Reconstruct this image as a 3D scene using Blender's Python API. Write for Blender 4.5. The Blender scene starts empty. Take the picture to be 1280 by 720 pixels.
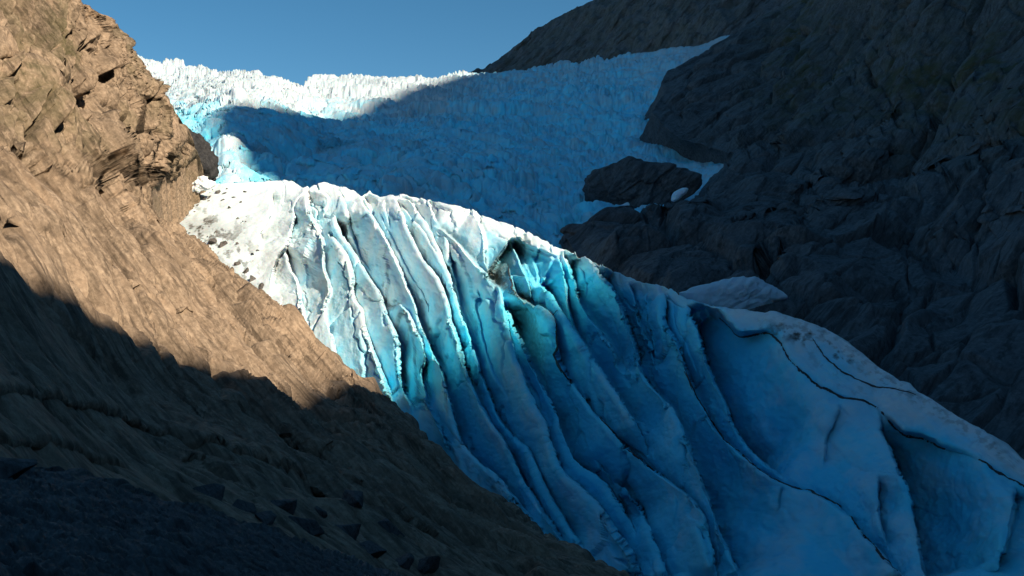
import bpy, bmesh, math
import numpy as np
from mathutils import Vector

# ------------------------------------------------------------------ basics
scene = bpy.context.scene
COL = scene.collection
F = 1108.0                      # focal length in photo pixels (1280 wide)
CX, CY = 640.0, 360.0
rng = np.random.default_rng(7)

def ray(px, py):
    px = np.asarray(px, float); py = np.asarray(py, float)
    return np.stack([(px - CX) / F, np.ones_like(px), (CY - py) / F], -1)

def unproject(px, py, d):
    return ray(px, py) * np.asarray(d, float)[..., None]

# ------------------------------------------------------------------ noise
_perm = np.random.default_rng(3).permutation(512).astype(np.int64)
_grad = np.random.default_rng(4).normal(size=(512, 3)).astype(np.float32)
_grad /= np.linalg.norm(_grad, axis=1, keepdims=True)
_rnd = np.random.default_rng(5).random((512, 3)).astype(np.float32)

def _h(ix, iy, iz):
    a = _perm[ix & 511]
    a = _perm[(a + iy) & 511]
    return _perm[(a + iz) & 511]

def perlin(p):
    p = np.asarray(p, np.float32)
    i = np.floor(p).astype(np.int64)
    f = p - i
    u = f * f * f * (f * (f * 6 - 15) + 10)
    out = np.zeros(p.shape[:-1], np.float32)
    for dx in (0, 1):
        wx = u[..., 0] if dx else 1 - u[..., 0]
        for dy in (0, 1):
            wy = u[..., 1] if dy else 1 - u[..., 1]
            for dz in (0, 1):
                wz = u[..., 2] if dz else 1 - u[..., 2]
                g = _grad[_h(i[..., 0] + dx, i[..., 1] + dy, i[..., 2] + dz)]
                d = (g[..., 0] * (f[..., 0] - dx) + g[..., 1] * (f[..., 1] - dy)
                     + g[..., 2] * (f[..., 2] - dz))
                out += wx * wy * wz * d
    return out * 1.6

def fbm(p, octv=4, gain=.5, lac=2.03):
    p = np.asarray(p, np.float32)
    s = np.zeros(p.shape[:-1], np.float32); a = 1.0
    for k in range(octv):
        s += a * perlin(p + 17.3 * k)
        p = p * lac; a *= gain
    return s

def ridged(p, octv=4, gain=.5, lac=2.07):
    p = np.asarray(p, np.float32)
    s = np.zeros(p.shape[:-1], np.float32); a = 1.0
    for k in range(octv):
        s += a * (1 - 2 * np.abs(perlin(p + 11.7 * k)))
        p = p * lac; a *= gain
    return s

def worley(p):
    """distance to the nearest and second nearest cell point, and a random number of the cell"""
    p = np.asarray(p, np.float32)
    i = np.floor(p).astype(np.int64)
    f1 = np.full(p.shape[:-1], 9., np.float32); f2 = f1.copy(); cid = np.zeros(p.shape[:-1], np.float32)
    for dx in (-1, 0, 1):
        for dy in (-1, 0, 1):
            for dz in (-1, 0, 1):
                h = _h(i[..., 0] + dx, i[..., 1] + dy, i[..., 2] + dz)
                c = np.stack([i[..., 0] + dx, i[..., 1] + dy, i[..., 2] + dz], -1) + _rnd[h]
                d = np.sqrt(((c - p) ** 2).sum(-1)).astype(np.float32)
                m = d < f1
                f2 = np.where(m, f1, np.minimum(f2, d))
                cid = np.where(m, _rnd[(h * 7 + 3) & 511, 0], cid)
                f1 = np.where(m, d, f1)
    return f1, f2, cid

def sstep(a, b, x):
    t = np.clip((x - a) / (b - a), 0, 1)
    return t * t * (3 - 2 * t)

def basis(t):
    t = np.array(t, float); t /= np.linalg.norm(t)
    u = np.cross(t, (0, 0, 1.)); u /= np.linalg.norm(u)
    return np.stack([t, u, np.cross(u, t)], 0)      # rows: along, across, up

# ------------------------------------------------------------------ depth fields
class Field:
    """distance of a landform over the view, a thin plate through surveyed points (px, py, metres)"""
    def __init__(self, pts):
        a = np.array(pts, float)
        self.c = a[:, :2] / 300.0
        n = len(a)
        A = self._k(self.c)
        Pm = np.hstack([np.ones((n, 1)), self.c])
        M = np.zeros((n + 3, n + 3)); M[:n, :n] = A + 1e-4 * np.eye(n); M[:n, n:] = Pm; M[n:, :n] = Pm.T
        self.w = np.linalg.solve(M, np.concatenate([100.0 / a[:, 2], np.zeros(3)]))
    def _k(self, q):
        r2 = ((q[..., None, :] - self.c) ** 2).sum(-1)
        return .5 * r2 * np.log(r2 + 1e-9)
    def __call__(self, px, py):
        px = np.asarray(px, float); py = np.asarray(py, float)
        q = np.stack([px, py], -1) / 300.0
        sh = q.shape[:-1]; q = q.reshape(-1, 2)
        out = np.empty(len(q)); n = len(self.c)
        for s in range(0, len(q), 60000):
            b = q[s:s + 60000]
            out[s:s + 60000] = self._k(b) @ self.w[:n] + self.w[n] + b @ self.w[n + 1:]
        return 100.0 / np.maximum(out, .03).reshape(sh)

def poly_dist(px, py, pts):
    """signed distance (left side negative when the line runs down), and the place along the line 0..1"""
    pts = np.array(pts, float)
    seg = pts[1:] - pts[:-1]
    L = np.linalg.norm(seg, axis=1); acc = np.concatenate([[0], np.cumsum(L)])
    best = np.full(px.shape, 1e9); sd = np.full(px.shape, 1e9); tt = np.zeros(px.shape)
    for k in range(len(seg)):
        rx = px - pts[k, 0]; ry = py - pts[k, 1]
        t = np.clip((rx * seg[k, 0] + ry * seg[k, 1]) / (L[k] ** 2), 0, 1)
        ex = rx - t * seg[k, 0]; ey = ry - t * seg[k, 1]
        d = np.sqrt(ex * ex + ey * ey)
        m = d < best
        cr = rx * seg[k, 1] - ry * seg[k, 0]        # positive on the right of a line running down
        best = np.where(m, d, best)
        sd = np.where(m, np.where(cr >= 0, d, -d), sd)
        tt = np.where(m, (acc[k] + t * L[k]) / acc[-1], tt)
    return sd, tt

def smooth_line(pts, n=6):
    """Catmull-Rom through the points"""
    p = np.array(pts, float)
    q = np.vstack([2 * p[0] - p[1], p, 2 * p[-1] - p[-2]])
    out = []
    for i in range(1, len(q) - 2):
        for t in np.linspace(0, 1, n, endpoint=False):
            a, b, c, d = q[i - 1], q[i], q[i + 1], q[i + 2]
            out.append(.5 * (2 * b + (c - a) * t + (2 * a - 5 * b + 4 * c - d) * t * t + (3 * b - a - 3 * c + d) * t ** 3))
    out.append(q[-2])
    return np.array(out)

def relief(PX, PY, D, lines, edge=1.6):
    """step-like ridges: each line has its near (left) lip lifted towards the viewer and a cleft behind it"""
    d = np.zeros(PX.shape)
    for pts, wl, kl, wr, kr, t0, t1 in lines:
        p = smooth_line(pts, 4)
        R = 3.2 * max(wl, wr) + 6
        m = ((PX > p[:, 0].min() - R) & (PX < p[:, 0].max() + R) & (PY > p[:, 1].min() - R) & (PY < p[:, 1].max() + R))
        if not m.any(): continue
        sd, t = poly_dist(PX[m], PY[m], p)
        amp = sstep(-.001, max(t0, .002), t) * (1 - sstep(1 - max(t1, .002), 1.001, t))
        mpp = D[m] / F
        left = kl * wl * (.3 * np.exp(-(sd / wl) ** 2) + .8 * np.clip(1 - np.abs(sd) / (2.1 * wl), 0, 1) ** 1.35)
        right = -kr * wr * (.75 * np.clip(1 - np.abs(sd) / (2.3 * wr), 0, 1) ** 1.2 + .3 * np.exp(-np.abs(sd) / (.5 * wr)))
        s = sstep(-edge, edge, sd)
        d[m] += amp * mpp * (left * (1 - s) + right * s)
    return d

# ------------------------------------------------------------------ mesh helpers
def grid_mesh(name, P, mat, parent=None, attrs=None, flip=False, smooth=True):
    nr, nc = P.shape[:2]
    me = bpy.data.meshes.new(name)
    idx = np.arange(nr * nc).reshape(nr, nc)
    q = np.stack([idx[:-1, :-1], idx[:-1, 1:], idx[1:, 1:], idx[1:, :-1]], -1).reshape(-1, 4)
    if flip: q = q[:, ::-1]
    me.vertices.add(nr * nc); me.vertices.foreach_set("co", P.reshape(-1).astype(np.float32))
    me.loops.add(q.size); me.loops.foreach_set("vertex_index", q.reshape(-1).astype(np.int32))
    me.polygons.add(len(q)); me.polygons.foreach_set("loop_start", np.arange(0, q.size, 4, dtype=np.int32))
    me.polygons.foreach_set("use_smooth", np.full(len(q), smooth))
    me.update(calc_edges=True)
    for k, v in (attrs or {}).items():
        at = me.attributes.new(k, 'FLOAT', 'POINT')
        at.data.foreach_set("value", np.ascontiguousarray(v, np.float32).reshape(-1))
    me.materials.append(mat)
    o = bpy.data.objects.new(name, me); COL.objects.link(o)
    if parent: o.parent = parent
    return o

def normals(P):
    du = np.gradient(P, axis=1); dv = np.gradient(P, axis=0)
    n = np.cross(du, dv)
    n /= np.linalg.norm(n, axis=-1, keepdims=True) + 1e-12
    return n

def toward_viewer(n, P):
    s = np.sign((n * P).sum(-1, keepdims=True))
    return -n * np.where(s == 0, 1, s)

def blur(a, k):
    for _ in range(k):
        b = np.pad(a, ((1, 1), (1, 1)) + ((0, 0),) * (a.ndim - 2), mode='edge')
        a = (b[:-2, 1:-1] + b[2:, 1:-1] + b[1:-1, :-2] + b[1:-1, 2:] + 2 * b[1:-1, 1:-1]) / 6
    return a

def tag(o, label=None, cat=None, group=None, kind=None):
    if label: o['label'] = label
    if cat: o['category'] = cat
    if group: o['group'] = group
    if kind: o['kind'] = kind
    return o

def empty(name, loc):
    o = bpy.data.objects.new(name, None); COL.objects.link(o); o.location = loc
    o.empty_display_size = 1
    return o

# ------------------------------------------------------------------ materials
def new_mat(name):
    m = bpy.data.materials.new(name); m.use_nodes = True
    nt = m.node_tree; nt.nodes.clear()
    out = nt.nodes.new('ShaderNodeOutputMaterial'); b = nt.nodes.new('ShaderNodeBsdfPrincipled')
    nt.links.new(b.outputs[0], out.inputs[0])
    return m, nt, b

class N:
    def __init__(s, nt): s.nt = nt
    def node(s, t, **kw):
        n = s.nt.nodes.new(t)
        for k, v in kw.items(): setattr(n, k, v)
        return n
    def link(s, a, b): s.nt.links.new(a, b)
    def val(s, sock, v):
        if hasattr(v, 'links') or isinstance(v, bpy.types.NodeSocket): s.link(v, sock)
        else: sock.default_value = v
    def pos(s, rot=(0, 0, 0), scale=(1, 1, 1)):
        g = s.node('ShaderNodeNewGeometry'); m = s.node('ShaderNodeMapping')
        m.inputs['Rotation'].default_value = rot; m.inputs['Scale'].default_value = scale
        s.link(g.outputs['Position'], m.inputs['Vector']); return m.outputs[0]
    def along(s, B, sc):
        """position measured along the three axes of B, each divided by a length"""
        g = s.node('ShaderNodeNewGeometry'); c = s.node('ShaderNodeCombineXYZ')
        for k in range(3):
            d = s.node('ShaderNodeVectorMath', operation='DOT_PRODUCT')
            s.link(g.outputs['Position'], d.inputs[0]); d.inputs[1].default_value = tuple(B[k] / sc[k])
            s.link(d.outputs['Value'], c.inputs[k])
        return c.outputs[0]
    def noise(s, vec, scale, detail=6, rough=.55, dist=0):
        n = s.node('ShaderNodeTexNoise'); s.link(vec, n.inputs['Vector'])
        n.inputs['Scale'].default_value = scale; n.inputs['Detail'].default_value = detail
        n.inputs['Roughness'].default_value = rough; n.inputs['Distortion'].default_value = dist
        return n.outputs['Fac']
    def vor(s, vec, scale, feature='DISTANCE_TO_EDGE'):
        n = s.node('ShaderNodeTexVoronoi', feature=feature); s.link(vec, n.inputs['Vector'])
        n.inputs['Scale'].default_value = scale
        return n.outputs['Distance']
    def ramp(s, fac, stops, interp='LINEAR'):
        r = s.node('ShaderNodeValToRGB'); r.color_ramp.interpolation = interp
        el = r.color_ramp.elements
        while len(el) < len(stops): el.new(.5)
        for e, (p, c) in zip(el, stops):
            e.position = p; e.color = (c, c, c, 1) if not hasattr(c, '__len__') else (*c, 1)
        s.link(fac, r.inputs[0]); return r.outputs[0]
    def mix(s, fac, a, b, blend='MIX'):
        m = s.node('ShaderNodeMix', data_type='RGBA', blend_type=blend)
        s.val(m.inputs[0], fac)
        for i, v in ((6, a), (7, b)):
            if isinstance(v, tuple): m.inputs[i].default_value = (*v, 1)
            else: s.link(v, m.inputs[i])
        return m.outputs[2]
    def math(s, op, a, b=None, clamp=False):
        m = s.node('ShaderNodeMath', operation=op, use_clamp=clamp)
        s.val(m.inputs[0], a)
        if b is not None: s.val(m.inputs[1], b)
        return m.outputs[0]
    def attr(s, name):
        a = s.node('ShaderNodeAttribute', attribute_name=name); return a.outputs['Fac']
    def bump(s, h, strength, dist, prev=None):
        b = s.node('ShaderNodeBump'); b.inputs['Strength'].default_value = strength
        b.inputs['Distance'].default_value = dist; s.link(h, b.inputs['Height'])
        if prev is not None: s.link(prev, b.inputs['Normal'])
        return b.outputs[0]

STRATA = basis((.63, -.53, -.56))
RSTRATA = basis((-.62, -.45, -.64))

def rock_mat(name, ca, cb, cc, B, size=1.0, moss=False, rough=.85):
    m, nt, b = new_mat(name); n = N(nt)
    v = n.along(B, (5 * size, 1.3 * size, 1.3 * size)); w = n.pos()
    big = n.noise(v, .35, 5, .6); fine = n.noise(v, 3.0, 8, .65); grain = n.noise(w, 2.2 / size, 8, .7)
    c = n.mix(n.ramp(big, [(.35, 0.), (.68, 1.)]), ca, cb)
    c = n.mix(n.ramp(fine, [(.44, 0.), (.66, .75)]), c, cc)
    sp = n.ramp(grain, [(.3, .62), (.7, 1.25)])
    c = n.mix(1.0, c, sp, 'MULTIPLY')
    stain = n.ramp(n.noise(n.along(B, (9 * size, 2.2 * size, 2.2 * size)), .5, 6, .7, .6), [(.52, 0.), (.7, .6)])
    c = n.mix(stain, c, tuple(.45 * x for x in ca))
    ln = n.noise(n.along(B, (15 * size, .6 * size, .6 * size)), .9, 7, .66, .25)
    c = n.mix(n.ramp(ln, [(.50, 0.), (.62, .7)]), c, tuple(.2 * x for x in ca))
    if moss:
        mf = n.math('MULTIPLY', n.attr('moss'), n.ramp(n.noise(w, .25 / size, 8, .7), [(.4, 0.), (.58, .85)]))
        c = n.mix(mf, c, (.060, .058, .020))
    n.link(c, b.inputs['Base Color'])
    b.inputs['Roughness'].default_value = rough
    b.inputs['Specular IOR Level'].default_value = .3
    bp = n.bump(fine, .5, .4 * size)
    bp = n.bump(grain, .5, .16 * size, bp)
    n.link(bp, b.inputs['Normal'])
    return m

def ice_mat(name, blue, white, tongue=True, sss=.3):
    m, nt, b = new_mat(name); n = N(nt)
    w = n.pos()
    fl = n.along(basis((.25, -.85, -.45)), (7, 1.1, 1.1))
    crust_and_lit = n.attr('crust_and_lit'); dirt = n.attr('dirt')
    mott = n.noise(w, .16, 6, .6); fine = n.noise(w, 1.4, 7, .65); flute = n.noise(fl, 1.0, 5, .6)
    k = n.math('ADD', crust_and_lit, n.math('MULTIPLY', n.math('SUBTRACT', mott, .5), 1.1))
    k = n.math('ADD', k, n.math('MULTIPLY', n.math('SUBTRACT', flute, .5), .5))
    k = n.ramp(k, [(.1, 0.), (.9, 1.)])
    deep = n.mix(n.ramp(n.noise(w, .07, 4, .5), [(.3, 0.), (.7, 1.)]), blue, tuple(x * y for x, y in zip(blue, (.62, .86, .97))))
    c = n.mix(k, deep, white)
    dk = n.math('MULTIPLY', dirt, n.ramp(n.noise(w, .8, 8, .75), [(.3, .35), (.65, 1.)]), True)
    c = n.mix(dk, c, (.085, .075, .062))
    speck = n.ramp(n.noise(w, 2.6, 4, .7), [(.70, 0.), (.76, .5)])
    c = n.mix(n.math('MULTIPLY', speck, .6), c, (.10, .10, .10))
    n.link(c, b.inputs['Base Color'])
    b.inputs['Roughness'].default_value = .55
    b.inputs['Specular IOR Level'].default_value = .3
    b.inputs['IOR'].default_value = 1.31
    if sss:
        b.inputs['Subsurface Weight'].default_value = sss
        b.inputs['Subsurface Radius'].default_value = (.35, 1.1, 1.9)
        b.inputs['Subsurface Scale'].default_value = 1.0
    bp = n.bump(flute, .3, .3)
    bp = n.bump(fine, .5, .14, bp)
    bp = n.bump(n.noise(w, 5.0, 6, .7), .4, .05, bp)
    n.link(bp, b.inputs['Normal'])
    return m

M_rock_left = rock_mat('tan_gneiss', (.29, .205, .135), (.17, .125, .085), (.41, .305, .21), STRATA, 1.0, moss=True)
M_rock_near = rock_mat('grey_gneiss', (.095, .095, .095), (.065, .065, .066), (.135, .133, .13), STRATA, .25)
M_rock_right = rock_mat('dark_gneiss', (.115, .12, .126), (.078, .082, .087), (.155, .16, .165), RSTRATA, 2.0, moss=True)
M_rock_far = rock_mat('far_rock', (.14, .145, .15), (.12, .124, .128), (.165, .17, .175), RSTRATA, 7.0, moss=True)
M_stone = rock_mat('boulder_stone', (.12, .11, .10), (.085, .08, .075), (.17, .15, .13), STRATA, .5)
M_shade_rock = rock_mat('shade_black_rock', (.035, .035, .037), (.022, .022, .024), (.055, .053, .05), STRATA, .8)  # near-black colour stands in for the shade on the crag
M_ice = ice_mat('glacier_ice', (.14, .76, .97), (.64, .74, .77))
M_fall = ice_mat('icefall_ice', (.20, .80, .97), (.46, .54, .57))
M_snow = ice_mat('old_snow', (.62, .78, .88), (.86, .88, .90))

# ------------------------------------------------------------------ the ice tongue
def fpoly(pts):
    a = np.array(pts, float)
    return lambda x: np.interp(x, a[:, 0], a[:, 1])

CREST = [(176, 268), (190, 258), (205, 250), (240, 238), (265, 231), (300, 229), (332, 227), (350, 224), (368, 229), (380, 238), (392, 231), (405, 229), (425, 233), (443, 238), (452, 246), (462, 239), (475, 247), (486, 244),
         (500, 245), (530, 250), (560, 256), (590, 264), (620, 274), (650, 285), (680, 299), (706, 313), (740, 327), (775, 342), (800, 352), (830, 357), (860, 374),
         (890, 384), (930, 388), (965, 392), (1000, 400), (1030, 410), (1060, 430), (1100, 460), (1150, 492), (1200, 522), (1230, 540), (1260, 562), (1280, 578), (1320, 604), (1400, 650)]
D_tongue = Field([
    (176, 268, 226), (260, 232, 240), (350, 224, 240), (480, 244, 226), (600, 266, 210), (706, 313, 192), (800, 352, 174), (900, 385, 156),
    (1000, 400, 142), (1100, 460, 126), (1200, 522, 112), (1280, 578, 102), (1400, 650, 92),
    (200, 300, 216), (270, 330, 196), (340, 375, 176), (410, 450, 152), (480, 510, 134), (560, 590, 115), (640, 650, 102), (770, 725, 90),
    (900, 760, 84), (1050, 760, 82), (1280, 760, 80), (1400, 780, 80),
    (985, 455, 134), (1060, 505, 122), (1170, 558, 109), (1280, 612, 98),
    (1000, 560, 119), (1060, 620, 104), (1180, 660, 99), (880, 560, 116), (700, 500, 131), (560, 400, 160), (440, 330, 188), (330, 290, 208)])

#        points, left width, left lift, right width, right cleft, taper at both ends
RIDGES = [
    ([(337, 232), (341, 258), (334, 278), (325, 292), (327, 304), (331, 312)], 22, .35, 18, .75, .3, .15),
    ([(357, 305), (350, 318), (343, 335), (341, 352), (343, 372)], 16, .3, 16, .8, .2, .25),
    ([(366, 262), (366, 280), (360, 300), (357, 316), (362, 334), (372, 352), (376, 380), (384, 410)], 15, .7, 13, .9, .12, .2),
    ([(383, 240), (391, 272), (403, 292), (407, 310), (408, 335), (414, 360), (408, 385), (412, 415), (424, 455), (432, 495)], 22, .75, 12, .8, .06, .1),
    ([(398, 240), (412, 246), (409, 262), (404, 274)], 9, .5, 12, .6, .2, .2),
    ([(409, 286), (420, 302), (432, 322), (438, 345), (442, 372), (452, 389), (458, 418), (465, 441), (478, 470), (494, 505)], 20, .75, 13, .9, .08, .1),
    ([(417, 270), (424, 290), (444, 321), (461, 350), (474, 370), (485, 398), (496, 424), (499, 450), (504, 482), (516, 520)], 16, .7, 16, .9, .06, .1),
    ([(424, 240), (434, 262), (440, 290), (452, 325), (468, 348)], 7, .6, 14, .8, .1, .2),
    ([(448, 244), (465, 272), (481, 298), (497, 330), (508, 354), (520, 383), (530, 416), (545, 450), (558, 485), (572, 540), (586, 568), (622, 600), (652, 634), (680, 670)], 26, .75, 14, .95, .04, .1),
    ([(497, 376), (512, 390), (524, 420), (531, 447), (527, 468), (534, 500), (556, 545), (562, 570)], 17, .65, 10, .6, .12, .15),
    ([(474, 262), (481, 282), (495, 308), (515, 347), (530, 370), (542, 400)], 9, .5, 7, .7, .1, .2),
    ([(456, 246), (463, 260), (470, 290)], 7, .6, 8, .8, .1, .3),
    ([(482, 250), (481, 262), (490, 290)], 6, .6, 8, .7, .1, .3),
    ([(494, 246), (505, 273), (521, 312), (540, 339), (553, 362), (565, 402), (578, 440), (592, 492), (622, 541), (641, 574), (657, 608), (690, 660), (720, 700)], 25, .8, 12, .95, .04, .08),
    ([(500, 252), (512, 270), (527, 288), (544, 317), (566, 354), (585, 390), (596, 430)], 8, .55, 7, .7, .06, .2),
    ([(513, 248), (530, 278), (545, 310), (560, 345), (574, 385), (590, 430), (606, 480), (622, 520), (640, 548), (662, 572), (677, 607), (697, 640), (714, 668), (740, 705)], 15, .65, 10, .85, .06, .08),
    ([(537, 250), (541, 268), (548, 280)], 7, .7, 9, .9, .1, .4),
    ([(556, 292), (560, 320), (570, 352), (580, 390), (600, 440)], 12, .5, 9, .6, .15, .3),
    ([(540, 281), (556, 291), (585, 316), (612, 346), (626, 364), (632, 400), (641, 437), (651, 465), (666, 500), (681, 536), (698, 587), (727, 615), (750, 637), (770, 667), (787, 690), (806, 728)], 30, .8, 12, .75, .06, .05),
    ([(590, 262), (600, 278), (606, 300), (607, 325), (612, 342)], 14, .5, 10, .6, .15, .2),
    ([(628, 372), (652, 433), (673, 473), (693, 515), (707, 558), (722, 585), (750, 602), (768, 625), (784, 652), (797, 676)], 13, .65, 30, 1.05, .12, .1),
    ([(594, 350), (596, 380), (604, 420), (620, 470), (640, 510)], 9, .5, 9, .6, .15, .3),
    ([(640, 296), (634, 310), (618, 330), (611, 348), (622, 362)], 16, .35, 18, 1.0, .15, .2),
    ([(634, 330), (640, 350), (648, 372), (668, 381), (688, 397), (692, 428), (699, 457), (725, 494), (758, 535), (790, 567), (827, 595), (860, 620), (877, 645), (887, 680), (897, 728)], 30, .6, 8, .95, .08, .05),
    ([(640, 296), (651, 327), (660, 350), (665, 378)], 14, .6, 9, .9, .12, .15),
    ([(664, 362), (680, 360), (697, 385), (716, 416), (737, 445), (758, 478), (785, 515), (800, 545), (812, 575)], 22, .7, 20, .85, .1, .2),
    ([(654, 290), (653, 312)], 8, .5, 6, .6, .2, .4),
    ([(676, 303), (672, 318), (668, 328)], 8, .4, 6, .6, .2, .3),
    ([(697, 312), (704, 345), (713, 390), (722, 416), (742, 446)], 17, .6, 9, .85, .12, .2),
    ([(706, 316), (714, 340), (722, 368), (737, 397), (752, 416), (772, 442), (777, 468)], 14, .75, 22, .9, .08, .15),
    ([(728, 332), (732, 352), (730, 380)], 10, .4, 8, .5, .2, .3),
    ([(780, 448), (790, 462), (796, 480)], 8, .8, 10, .5, .2, .3),
    ([(742, 332), (751, 346), (768, 366), (780, 389), (788, 412), (797, 442), (806, 471), (831, 501), (850, 532), (862, 560), (882, 615), (897, 660), (915, 700), (927, 728)], 27, .8, 24, 1.0, .06, .04),
    ([(786, 352), (793, 375), (800, 402), (812, 430), (822, 470)], 12, .5, 10, .7, .12, .25),
    ([(806, 360), (810, 392), (818, 425), (826, 470)], 9, .5, 8, .6, .15, .3),
    ([(829, 362), (831, 406), (846, 429), (859, 466), (876, 504), (900, 543), (927, 570), (952, 591), (982, 607), (1022, 619), (1058, 643), (1080, 674), (1104, 698), (1127, 724)], 30, .75, 9, .75, .08, .03),
    ([(840, 376), (848, 405), (862, 440), (876, 480)], 8, .4, 8, .4, .2, .3),
    ([(858, 380), (868, 405), (880, 440), (891, 470), (906, 505), (919, 538), (946, 573), (985, 601)], 16, .9, 46, 1.05, .1, .15),
    ([(1096, 512), (1101, 540), (1118, 576), (1138, 622), (1144, 659), (1152, 698), (1159, 728)], 44, .5, 44, 1.0, .35, .03),
    ([(1268, 608), (1264, 640), (1252, 690), (1240, 720)], 26, .4, 16, .4, .15, .15),
    ([(1050, 505), (1034, 545), (1026, 590)], 20, .15, 6, .2, .15, .3),
    ([(977, 608), (973, 650)], 16, .1, 5, .2, .15, .4),
    ([(1100, 590), (1097, 640), (1112, 690)], 24, .3, 10, .4, .25, .25),
    ([(765, 602), (787, 617), (802, 640), (815, 672), (825, 702), (833, 730)], 18, .7, 10, .85, .15, .05),
    ([(742, 572), (760, 596), (775, 625), (790, 655)], 8, .5, 8, .6, .15, .2),
    ([(840, 612), (846, 632), (842, 655), (850, 668)], 8, .3, 5, .5, .2, .3),
    ([(873, 660), (883, 690), (893, 722)], 9, .5, 7, .7, .15, .1),
]
RIM = [(868, 380), (893, 391), (910, 407), (925, 421), (948, 418), (962, 417), (978, 432), (990, 453), (1016, 479), (1047, 496), (1074, 503), (1097, 514), (1125, 539), (1144, 544), (1167, 554), (1194, 564), (1222, 576), (1250, 594), (1285, 612), (1340, 640)]

MASTERS = [
    [(176, 268), (176, 300), (176, 330), (190, 400)],
    [(262, 232), (258, 290), (268, 340), (290, 400)],
    [(337, 227), (341, 258), (334, 278), (326, 293), (331, 312), (345, 340), (352, 372), (364, 430)],
    [(383, 238), (391, 272), (403, 292), (407, 310), (408, 335), (412, 360), (409, 385), (412, 415), (424, 455), (438, 510)],
    [(404, 229), (409, 286), (420, 302), (432, 322), (438, 345), (442, 372), (452, 389), (458, 418), (465, 441), (478, 470), (505, 535)],
    [(418, 232), (424, 290), (444, 321), (461, 350), (474, 370), (485, 398), (496, 424), (500, 450), (506, 482), (540, 560)],
    [(447, 243), (465, 272), (481, 298), (497, 330), (508, 354), (520, 383), (530, 416), (545, 450), (558, 485), (572, 540), (586, 568), (622, 600), (700, 692)],
    [(494, 245), (505, 273), (521, 312), (540, 339), (553, 362), (565, 402), (578, 440), (592, 492), (622, 541), (641, 574), (657, 608), (690, 660), (740, 720)],
    [(513, 247), (530, 278), (545, 310), (560, 345), (574, 385), (590, 430), (606, 480), (622, 520), (640, 548), (662, 572), (677, 607), (697, 640), (714, 668), (760, 730)],
    [(540, 252), (556, 291), (585, 316), (612, 346), (626, 364), (632, 400), (641, 437), (651, 465), (666, 500), (681, 536), (698, 587), (727, 615), (750, 637), (770, 667), (787, 690), (825, 760)],
    [(640, 281), (652, 327), (660, 350), (675, 375), (690, 400), (694, 428), (700, 457), (725, 494), (758, 535), (790, 567), (827, 595), (860, 620), (877, 645), (887, 680), (905, 760)],
    [(706, 313), (714, 340), (722, 368), (737, 397), (752, 416), (772, 442), (790, 475), (812, 520), (835, 560), (860, 600), (880, 640), (893, 680), (912, 760)],
    [(742, 328), (751, 346), (768, 366), (780, 389), (788, 412), (797, 442), (806, 471), (831, 501), (850, 532), (862, 560), (882, 615), (897, 660), (915, 700), (940, 760)],
    [(829, 357), (831, 406), (846, 429), (859, 466), (876, 504), (900, 543), (927, 570), (952, 591), (982, 607), (1022, 619), (1058, 643), (1080, 674), (1104, 698), (1160, 760)],
    [(858, 373), (868, 405), (880, 440), (891, 470), (906, 505), (919, 538), (946, 573), (985, 600), (1027, 613), (1064, 638), (1086, 669), (1110, 694), (1170, 760)],
    [(1085, 449), (1096, 512), (1101, 540), (1118, 576), (1138, 622), (1144, 659), (1152, 698), (1185, 760)],
    [(1240, 547), (1268, 608), (1264, 640), (1252, 690), (1260, 760)],
    [(1400, 650), (1400, 700), (1400, 780)],
]
NR = 460
COLS_PER = [36, 60, 60, 50, 30, 40, 44, 26, 36, 66, 54, 40, 70, 34, 120, 110, 40]

def resample(line, n):
    p = smooth_line(line, 8)
    L = np.concatenate([[0], np.cumsum(np.linalg.norm(np.diff(p, axis=0), axis=1))])
    t = np.linspace(0, L[-1], n)
    return np.stack([np.interp(t, L, p[:, 0]), np.interp(t, L, p[:, 1])], -1)

ms = [resample(m, NR) for m in MASTERS]
cols = []; seams = [0]
for i in range(len(ms) - 1):
    for u in np.linspace(0, 1, COLS_PER[i], endpoint=False):
        cols.append(ms[i] * (1 - u) + ms[i + 1] * u)
    seams.append(len(cols))
cols.append(ms[-1])
G = np.stack(cols, 1)
PX, PY = G[..., 0].copy(), G[..., 1].copy()
# the top row follows the crest
crest_f = fpoly(CREST)
shift = crest_f(PX[0]) - PY[0]
fade = (1 - np.linspace(0, 1, NR) / .22).clip(0, 1)[:, None] ** 1.5
PY += shift[None, :] * fade

def wob(px, py, s, a, seed):
    q = np.stack([px / s, py / s, np.full(px.shape, seed)], -1)
    return a * fbm(q, 3)

D0 = D_tongue(PX, PY)
WX = PX + wob(PX, PY, 34, 2.2, 1.5) + wob(PX, PY, 9, .6, 7.5) + wob(PX, PY, 4, .45, 3.5)
WY = PY + wob(PX, PY, 34, 2.2, 4.5)
sdr, tr = poly_dist(WX, WY, smooth_line(RIM, 4))
above = sstep(-1, 7, sdr) * sstep(872, 900, PX) * sstep(0, .03, tr)
dd = (1 - .9 * above) * (2.6 - .7 * sstep(760, 560, PX + 1.22 * (PY - 300))) * relief(WX, WY, D0, [(a, b, (.9 if b >= 11 else .5) * c, (1.75 if b >= 14 else 1.3) * d if d < 35 else d, (1.3 if b >= 11 else .6) * e, f, g) for a, b, c, d, e, f, g in RIDGES], 1.3)
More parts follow.
